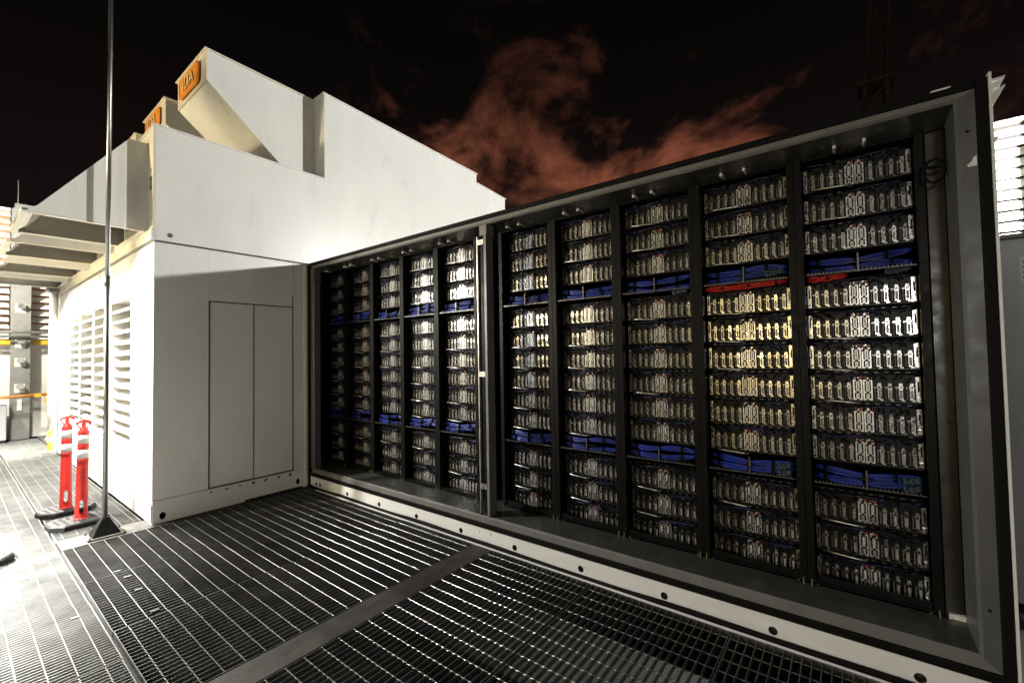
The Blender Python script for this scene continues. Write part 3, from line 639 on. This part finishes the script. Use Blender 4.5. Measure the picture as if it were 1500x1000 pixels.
TRM = tray_mesh()
def red_strand(n_, l, m, seed):
    b = MB(); r_ = random.Random(seed)
    for c in range(7):
        a = 2 * math.pi * c / 7; pts = []
        for i in range(14):
            f_ = i / 13; th = 0.009 + 0.006 * abs(math.sin(math.pi * f_ * 3))
            pts.append((-0.05 - th * math.cos(a + f_ * 2), -(0.01 + l * f_), th * 1.1 * math.sin(a + f_ * 2) + 0.012 * f_ - .008 * math.sin(math.pi * f_)))
        b.tube(pts, 0.0052, 6)
    return b.mesh('strand', m, smooth=True)
for ri, (ya, yb2) in enumerate(racks):
    w = ya - yb2; yc = (ya + yb2) / 2
    t = thing('server_rack', f'tall black steel server rack, {ORD[ri]} from the left in the open container', 'rack', (XR, yc, 0.222), 'server racks in the container')
    for s in (1, -1):
        y_o = yc + s * (w / 2 - 0.0006); y_i = yc + s * HW
        MB().box(XR, XR + 0.05, y_o, y_i + s * 0.004, ZB, ZT).build('post', BLACK, t, bevel=0.002)
        MB().box(XR + 0.0505, XR + 0.9, y_o - s * 0.004, y_o - s * 0.010, ZB, ZT).build('side_panel', VOID, t)
        f_ = MB().lathe((XR + 0.03, yc + s * (w / 2 - 0.05), 0.2222), [(0.014, 0), (0.014, 0.008), (0.006, 0.009), (0.006, 0.029)], 10); f_.build('foot', GALV, t)
        gw = MB().tube([(XR - 0.012, yc + s * (w / 2 - 0.022), 0.275), (XR - 0.018, yc + s * (w / 2 - 0.020), 0.25), (XR - 0.020, yc + s * (w / 2 - 0.018), 0.2245)], 0.0026, 6)
        gw.build('ground_wire', mat('wire_green', (0.20, 0.22, 0.06), 0.4) if ri == 0 and s == 1 else bpy.data.materials['wire_green'], t)
    MB().box(XR + 0.002, XR + 0.9, yc - HW + 0.004, yc + HW - 0.004, ZT - 0.012, ZT).build('top', BLACK, t)
    MB().box(XR + 0.004, XR + 0.9, yc - w / 2 + 0.01, yc + w / 2 - 0.01, 0.2505, 0.262).build('base', BLACK, t)
    MB().box(XR + 0.012, XR + 0.016, yc - HW + 0.005, yc + HW - 0.005, 0.2625, 0.300 if ri > 4 else 0.27).build('skirt', BLACK, t)
    MB().box(XR + 0.70, XR + 0.71, yc - HW, yc + HW, 0.263, ZT - 0.013).build('rear_panel', VOID, t)
    MB().box(XR - 0.03, XR - 0.002, yc - w / 2 + .002, yc + w / 2 - .002, 0.2235, 0.2375).build('base_rail', RODS, t, bevel=0.003)
    for row, z in enumerate(ROWS): chassis(ri, row, yc + HW, z)
    for ti, z in enumerate(TRAYS):
        tn = ('upper', 'lower')[ti]
        tr = thing('cable_tray', f'black cable tray with a comb edge, {tn} one of the {ORD[ri]} rack from the left', 'cable tray', (XS, yc + HW, z), 'cable trays in the racks')
        place('shelf', TRM, tr, (0, 0, 0))
        for si, dz in enumerate((0.036, -0.016)):
            vv = ramp_r.randrange(4)
            if ti == 1: dz += 0.0
            bu = thing('cable_bundle', f'{("upper", "lower")[si]} blue cable bundle on the {tn} tray of the {ORD[ri]} rack from the left', 'cable bundle', (XS - 0.005 - si * .006, yc + HW, z + dz), 'blue cable bundles')
            place('strand', STRM[vv], bu, (0, 0, 0))
            for f_ in (0.13 + ramp_r.uniform(-.03, .03), 0.50, 0.80 + ramp_r.uniform(-.05, .05)):
                i = int(round(f_ * 21)); ctr = sum((Vector(STR[vv].v[(c * 22 + i) * 6]) for c in range(9)), Vector()) / 9
                sc_ = 0.75 if f_ == .5 else 1.0
                o = place('cable_tie', TIE, bu, (ctr.x + 0.045, ctr.y, ctr.z)); o.scale = (1, 1, sc_ * .98)
    if ri in (8, 9, 7):
        ln = {8: 0.48, 9: 0.19, 7: 0.0}[ri]
        if ln:
            rbn = thing('cable_bundle', f'red cable bundle under the upper tray of the {ORD[ri]} rack from the left', 'cable bundle', (XS - 0.015, yc + HW, 2.065), 'red cable bundles')
            place('strand', red_strand(7, ln, REDC, ri), rbn, (0, 0, 0))
            for f_ in ((0.22, 0.55, 0.88) if ri == 8 else (0.5,)):
                o = place('cable_tie', TIE, rbn, (-0.004, -0.01 - ln * f_, 0.006 * f_ - .004)); o.scale = (1, .6, .62)
        tb = thing('cable_bundle', f'teal cable bundle at the right end of the upper tray of the {ORD[ri]} rack', 'cable bundle', (XS - 0.015, yc + HW - 0.36, 2.075 if ri != 8 else 2.135), 'teal cable bundles')
        place('strand', red_strand(5, 0.11, TEALC, 40 + ri), tb, (0, 0, 0))
    if ri in (8, 9):
        for z_ in (0.915, 0.872):
            tb = thing('cable_bundle', f'teal cable ends on the {"upper" if z_ > .9 else "lower"} strand of the lower tray of the {ORD[ri]} rack', 'cable bundle', (XS - 0.03, yc + HW - 0.40, z_), 'teal cable bundles')
            place('strand', red_strand(5, 0.07, TEALC, 60 + ri), tb, (0, 0, 0))
# coiled cable on the inside of the right jamb
cc = MB(); pts = [(0.20 + 0.0 * i, -5.945 + 0.040 * math.cos(i * 0.42), 2.545 + 0.060 * math.sin(i * 0.42)) for i in range(32)]
for i in range(8): pts.append((0.205, -5.985 + 0.0 * i, 2.56 + i * 0.028))
cco = cc.tube(pts, 0.007, 8).build('coiled_cable', RUBBER, None, smooth=True); tag(cco, 'black coiled cable hanging inside the top right corner of the container', 'cable')
# ================================================================== STEEL POLE
PX, PY = -1.945, 0.075
sp_ = thing('steel_pole', 'tall thin galvanised pole on a dark footing in front of the white plant corner', 'pole', (PX, PY, 0))
MB().tube([(PX, PY, 0.12), (PX, PY, 2.42)], 0.0215, 16).build('lower_tube', POLEM, sp_, smooth=True)
MB().tube([(PX, PY, 2.4205), (PX + .006, PY, 7.2)], 0.0185, 16).build('upper_tube', POLEM, sp_, smooth=True)
MB().tube([(PX, PY, 2.36), (PX, PY, 2.46)], 0.0245, 16).build('coupling', STEEL, sp_, smooth=True)
MB().box(PX - 0.135, PX + 0.135, PY - 0.11, PY + 0.11, 0.0, 0.012).build('base_plate', RUSTY, sp_)
MB().add([(PX + sx * 0.105, PY + sy * 0.085, 0.0122) for sx, sy in ((-1, -1), (1, -1), (1, 1), (-1, 1))] + [(PX + sx * 0.028, PY + sy * 0.026, 0.165) for sx, sy in ((-1, -1), (1, -1), (1, 1), (-1, 1))],
         [(3, 2, 1, 0), (4, 5, 6, 7), (0, 1, 5, 4), (1, 2, 6, 5), (2, 3, 7, 6), (3, 0, 4, 7)]).build('footing', BLACK, sp_, bevel=0.006)
for sx, sy in ((-1, -1), (1, -1), (1, 1), (-1, 1)): MB().lathe((PX + sx * 0.120, PY + sy * 0.097, 0.0122), [(0.010, 0), (0.010, 0.010), (0.005, 0.011), (0.005, 0.022)], 6).build('anchor_bolt', RUSTY, sp_)

# ================================================================== DELINEATOR POSTS
def rubber_base(mb, x, y, lx, ly_, rot, h=0.055):
    pts = [(-.5, -.22), (-.32, -.5), (.32, -.5), (.5, -.22), (.5, .22), (.32, .5), (-.32, .5), (-.5, .22)]
    c, s = math.cos(rot), math.sin(rot)
    P = lambda u, w, k: (x + (u * lx * c - w * ly_ * s) * k, y + (u * lx * s + w * ly_ * c) * k)
    lo = [P(u, w, 1) for u, w in pts]; hi = [P(u, w, .93) for u, w in pts]
    v = [(a, b, 0.001) for a, b in lo] + [(a, b, h * .75) for a, b in lo] + [(a, b, h) for a, b in hi]
    fs = [tuple(range(7, -1, -1)), tuple(range(16, 24))] + [(i, (i + 1) % 8, 8 + (i + 1) % 8, 8 + i) for i in range(8)] + [(8 + i, 8 + (i + 1) % 8, 16 + (i + 1) % 8, 16 + i) for i in range(8)]
    mb.add(v, fs)
    for i in range(7):
        for j in range(6):
            u, w = -.39 + i * .13, -.36 + j * .145
            if math.hypot(u, w) < .16: continue
            if abs(u) > .34 and abs(w) > .26: continue
            p = P(u, w, .93); mb.lathe((p[0], p[1], h), [(0.017, 0), (0.011, 0.005)], 6)
    return mb
TREAD = mat('tread_rubber', (0.010, 0.0095, 0.009), 0.6, spec=0.2, var=0.5, vscale=14, stain=(0.30, 0.10, 0.04), stain_scale=7, stain_lo=0.72, stain_hi=0.80)
def delineator(x, y, rot, bx, by, label, marks, lean):
    t = thing('delineator_post', label, 'delineator', (x, y, 0), 'orange delineator posts')
    rubber_base(MB(), x + bx, y + by, 0.45, 0.36, rot).build('rubber_base', TREAD, t)
    n = 28; zs = [0.03, 0.07, 0.10, 0.115, 0.13, 0.22, 0.237, 0.252, 0.29, 0.45, 0.60]
    rad = lambda z: 0.050 - 0.006 * min(1, z / 0.64) + (0.004 if z < 0.08 else 0)
    vs = []; fs = []
    ac = math.atan2(-5.573 - y, -2.897 - x)
    for layer in (0, 1):
        for z in zs:
            for j in range(n):
                a = ac + 2 * math.pi * (j + .5) / n; r = rad(z) - layer * 0.004; vs.append((x + r * math.cos(a), y + r * math.sin(a), z))
    K = len(zs)
    def hole(i, j):
        jj = j if j < n / 2 else j - n
        d1 = min((j + 1) % n, n - (j + 1) % n); d2 = min((j + 1 - n // 2) % n, n - (j + 1 - n // 2) % n)
        z0, z1 = zs[i], zs[i + 1]
        lim = 1 if (z0 >= 0.114 and z1 <= 0.238) else 0 if (z0 >= .0999 and z1 <= .2521) else -1
        return d1 <= lim or d2 <= lim
    for layer in (0, 1):
        for i in range(K - 1):
            for j in range(n):
                if hole(i, j): continue
                b = layer * K * n; fs.append((b + i * n + j, b + i * n + (j + 1) % n, b + (i + 1) * n + (j + 1) % n, b + (i + 1) * n + j))
    MB().add(vs, fs).build('lower_tube', ORANGE, t, smooth=True)
    b = MB().lathe((x, y, 0), [(0.0445, 0.600), (0.0445, 0.636), (0.0485, 0.640), (0.0485, 0.652), (0.0435, 0.656), (0.0435, 0.752), (0.0455, 0.756), (0.0455, 0.803), (0.0435, 0.807), (0.0435, 0.900), (0.046, 0.904), (0.046, 0.925), (0.030, 0.955), (0.019, 0.972), (0.016, 1.010), (0.022, 1.03)], 28)
    b.build('upper_tube', ORANGE, t, smooth=True)
    for z0, z1 in ((0.660, 0.748), (0.811, 0.896)): MB().lathe((x, y, 0), [(0.0449, z0), (0.0449, z1)], 28).build('reflective_band', REFL, t, smooth=True)
    h = MB(); h.tube([(x + u, y - u * .13, 1.040 - 9.0 * u * u) for u in (-.058, -.045, -.025, 0, .025, .045, .058)], [0.008, 0.012, 0.0135, 0.015, 0.0135, 0.012, 0.008], 10)
    for s in (-1, 1): h.tube([(x + s * .047, y - s * .047 * .13, 1.018), (x + s * .040, y - s * .005, 0.985), (x + s * .022, y, 0.958)], [0.007, 0.006, 0.008], 8)
    h.build('handle', ORANGE, t, smooth=True)
    MB().lathe((x, y, 0), [(0.062, 0.056), (0.058, 0.066), (0.0545, 0.068)], 28).build('collar', ORANGE, t, smooth=True)
    if marks:
        d = Vector((-2.897 - x, -5.573 - y, 0)).normalized(); s = Vector((d.y * -1, d.x, 0)) * -1
        for tx, z, sz in (('JC', 0.525, 0.042), ('NR', 0.47, 0.036)):
            o = bpy.data.objects.new('stencil_mark', text_mesh(tx, sz, 0.0006, INK)); COL.objects.link(o); o.parent = t
            rgt = Vector((0, 0, 1)).cross(d)
            p = d * 0.0465 + rgt * 0.004
            o.matrix_local = Matrix(((rgt.x, 0, d.x, p.x), (rgt.y, 0, d.y, p.y), (0, 1, 0, z), (0, 0, 0, 1)))
    t.rotation_euler = (lean[0], lean[1], 0)
delineator(-2.066, 1.27, 0.18, 0.01, 0.02, 'farther orange delineator post with two white bands, left of its twin', False, (0, 0.004))
delineator(-2.026, 0.67, 0.12, -0.02, 0.01, 'nearer orange delineator post with dark stencil marks, beside the steel pole', True, (0, 0.012))
rb_ = rubber_base(MB(), -2.745, 0.10, 0.45, 0.36, 0.1).build('rubber_base', TREAD, None); tag(rb_, 'lone black rubber base on the bright grating at the left edge', 'rubber base')

# ================================================================== LOUVRED BUILDING at the far left
lbd = thing('louvred_building', 'pale plant building with horizontal louvres and a yellow band at the far left', 'building', (-2.0, 9.2, 0))
box('wall', BUILDW, lbd, -7.0, 1.5, 8.90, 9.6, 0.0, 2.035)
box('wall', BUILDG, lbd, -7.0, 1.5, 9.02, 9.6, 2.036, 5.02)
box('yellow_band', YELLOW, lbd, -7.0, 1.5, 8.88, 9.0, 2.0365, 2.160)
for x0, x1 in ((-4.4, -2.05), (-1.73, 0.6)):
    for i in range(18):
        z = 2.235 + i * 0.153
        MB().prism([(8.845, z), (8.845, z + 0.012), (8.985, z + 0.118), (8.985, z + 0.105)], 'x', x0, x1).build('slat', BUILDW, lbd)
    box('louvre_frame', BUILDW, lbd, x0, x1, 8.84, 9.0, 2.166, 2.230); box('louvre_frame', BUILDW, lbd, x0, x1, 8.84, 9.0, 4.985, 5.02)
    box('louvre_backing', SLATR, lbd, x0, x1, 8.99, 9.015, 2.231, 4.984)
clm = MB().box(-2.035, -1.745, 8.66, 8.70, 0.0, 5.0).box(-1.90, -1.88, 8.70, 8.84, 0.0, 5.0).box(-2.035, -1.745, 8.8005, 8.8395, 2.3, 5.0).build('column', BUILDG, lbd)
for z in (2.86, 2.10, 1.69, 1.13):
    MB().box(-1.975, -1.815, 8.648, 8.6595, z - 0.13, z + 0.06).build('weld_plate', BUILDW, clm)
    MB().tube([(-1.893, 8.650, z), (-1.893, 8.56, z + 0.01)], 0.042, 12).tube([(-1.893, 8.575, z + .005), (-1.893, 8.555, z + .01)], 0.062, 12).build('pipe_clamp', GALV, clm)
MB().box(-1.93, -1.86, 8.64, 8.6595, 0.62, 0.86).build('tag_plate', BUILDW, clm)
box('parapet', BUILDG, lbd, -1.99, 1.5, 8.86, 9.02, 4.4, 5.16)
MB().tube([(-1.93, 9.1, 5.02), (-1.93, 9.1, 5.75)], 0.012, 6).build('rod', GALV, lbd)
for z, r_, y in ((2.31, 0.035, 8.50), (2.215, 0.028, 8.50)):
    o = MB().tube([(-6, y, z - .03), (1.2, y, z + .01)], r_, 12).build('conduit', GALV, None, smooth=True)
    tag(o, ('upper' if r_ > .03 else 'lower') + ' of two silver pipes running across the far louvred building', 'pipe')
hr = thing('pipe_railing', 'orange painted pipe railing standing in front of the far louvred building', 'railing', (-1.36, 8.38, 0))
MB().tube([(-5.0, 8.38, 0.90), (-1.9, 8.38, 0.935), (-1.34, 8.38, 0.96)], 0.030, 12).build('rail', BROWNP, hr, smooth=True)
for x in (-4.0, -1.37): MB().tube([(x, 8.38, 0.0), (x, 8.38, 0.93)], 0.020, 10).lathe((x, 8.38, 0), [(.06, 0), (.06, .01)], 12).build('post', BROWNP, hr, smooth=False)
MB().box(-1.70, -1.60, 8.34, 8.42, 0.90, 0.98).box(-1.52, -1.45, 8.34, 8.42, .91, .98).tube([(-1.55, 8.38, .93), (-1.55, 8.36, .74)], .012, 8).build('valve', YELLOW, hr)
vs_ = thing('valve_stand', 'small yellow valve stand behind the orange delineator posts', 'valve', (-1.72, 5.4, 0))
MB().tube([(-1.76, 5.55, 0.0), (-1.76, 5.55, 0.42), (-1.70, 5.55, 0.5)], 0.028, 10).build('pipe', YELLOW, vs_, smooth=True)
MB().box(-1.86, -1.68, 5.45, 5.62, 0.0, 0.10).tube([(-1.76, 5.47, 0.3), (-1.76, 5.63, 0.3)], 0.05, 10).build('body', GALV, vs_)
cb = thing('equipment_cabinet', 'grey equipment cabinet at the foot of the louvred building, left edge', 'cabinet', (-2.5, 8.4, 0))
MB().box(-2.85, -2.10, 8.20, 8.62, 0.06, 0.80).build('cabinet_body', GWALL, cb, bevel=0.01)
MB().box(-2.87, -2.08, 8.18, 8.64, 0.801, 0.86).build('cabinet_top', BUILDW, cb)
for x in (-2.8, -2.15): MB().box(x - .03, x + .03, 8.25, 8.57, 0.0, 0.059).build('foot', STEEL, cb)
MB().box(-2.70, -2.25, 8.185, 8.1995, 0.15, 0.7).build('cabinet_door', GWALL, cb)
dp = thing('drain_pipe', 'white vertical pipe with a grey clamp at the far end of the plant', 'pipe', (-1.68, 6.0, 0))
MB().tube([(-1.68, 5.95, 0.0), (-1.68, 5.95, 2.93)], 0.06, 16).build('pipe', BUILDW, dp, smooth=True)
MB().box(-1.78, -1.615, 5.80, 6.05, 2.9305, 3.02).build('clamp', GREY, dp)

# ================================================================== RIGHT SIDE: cabinet, shutter building, lattice tower
gc = thing('grey_cabinet', 'plain grey equipment cabinet past the right end of the rack container', 'cabinet', (1.6, -7.0, 0))
MB().box(1.235, 2.3, -7.9, -6.20, 0.03, 2.32).build('cabinet_body', GWALL, gc, bevel=0.008)
MB().box(1.20, 2.35, -7.93, -6.17, 2.3205, 2.345).build('cabinet_top', GREY, gc)
MB().box(1.228, 1.2345, -7.05, -6.215, 0.12, 2.25).build('cabinet_door', GWALL, gc, bevel=0.003)
MB().box(1.24, 2.28, -7.88, -6.22, 0.0, 0.029).build('plinth', BLACK, gc)
nt_ = MB().box(1.224, 1.2278, -6.56, -6.435, 2.035, 2.20).build('paper_notice', LABELW, gc)
for i in range(4): MB().box(1.2225, 1.2239, -6.55, -6.445, 2.06 + i * 0.033, 2.072 + i * 0.033).build('print_line', GREY, nt_)
sb = thing('shutter_building', 'brightly lit white building with shutter slats beyond the right end of the container', 'building', (7.5, -8.5, 0))
box('wall', BUILDW, sb, 7.10, 9.5, -13.0, -6.2, 0.0, 5.0)
for i in range(16):
    z = 2.42 + i * 0.162
    MB().prism([(7.00, z), (7.00, z + 0.10), (7.06, z + 0.134), (7.065, z + 0.128), (7.012, z + 0.096), (7.012, z)], 'y', -7.95, -6.9).build('slat', BUILDW, sb)
box('shutter_backing', DARKIN, sb, 7.075, 7.097, -7.95, -6.9, 2.42, 5.04)
box('shutter_frame', BUILDW, sb, 6.985, 7.098, -6.898, -6.82, 2.3, 5.05); box('shutter_frame', BUILDW, sb, 6.985, 7.098, -7.9, -6.82, 5.0505, 5.10)
MB().tube([(6.86, -7.86, 0.0), (6.86, -7.86, 4.35), (6.90, -7.86, 4.6)], 0.13, 16).build('downpipe', BUILDW, sb, smooth=True)
MB().tube([(6.86, -7.86, 4.6), (6.86, -7.86, 5.5)], 0.07, 12).build('vent_pipe', BROWN, sb, smooth=True)
tw_ = thing('lattice_tower', 'dim brown lattice tower rising into the night sky at the upper right', 'tower', (30.5, -7.3, -3))
def leg(x0, y0, x1, y1, z0, z1, r_=0.16): MB().tube([(x0, y0, z0), (x1, y1, z1)], r_, 8).build('leg', BROWN, tw_)
base = [(29.8, -6.2), (29.8, -7.7), (31.3, -7.7), (31.3, -6.2)]; mid = [(29.9, -6.75), (29.9, -7.75), (30.9, -7.75), (30.9, -6.75)]; topq = [(29.9, -7.55), (29.9, -8.3), (30.65, -8.3), (30.65, -7.55)]
for i in range(4):
    leg(*base[i], *mid[i], -3, 17.0); leg(*mid[i], *topq[i], 17.0, 27.0, 0.12)
for j in range(14):
    f0, f1 = j / 14, (j + 1) / 14
    for i in range(4):
        a, b_, c, d = base[i], mid[i], base[(i + 1) % 4], mid[(i + 1) % 4]
        p = (a[0] + (b_[0] - a[0]) * f0, a[1] + (b_[1] - a[1]) * f0, -3 + 20 * f0); q = (c[0] + (d[0] - c[0]) * f1, c[1] + (d[1] - c[1]) * f1, -3 + 20 * f1)
        MB().tube([p, q], 0.06, 6).build('brace', BROWN, tw_)
for j in range(8):
    f0, f1 = j / 8, (j + 1) / 8
    for i in range(4):
        a, b_, c, d = mid[i], topq[i], mid[(i + 1) % 4], topq[(i + 1) % 4]
        MB().tube([(a[0] + (b_[0] - a[0]) * f0, a[1] + (b_[1] - a[1]) * f0, 17 + 10 * f0), (c[0] + (d[0] - c[0]) * f1, c[1] + (d[1] - c[1]) * f1, 17 + 10 * f1)], 0.05, 6).build('brace', BROWN, tw_)
MB().box(29.55, 31.4, -8.1, -6.4, 17.0, 17.15).build('platform', BROWN, tw_)
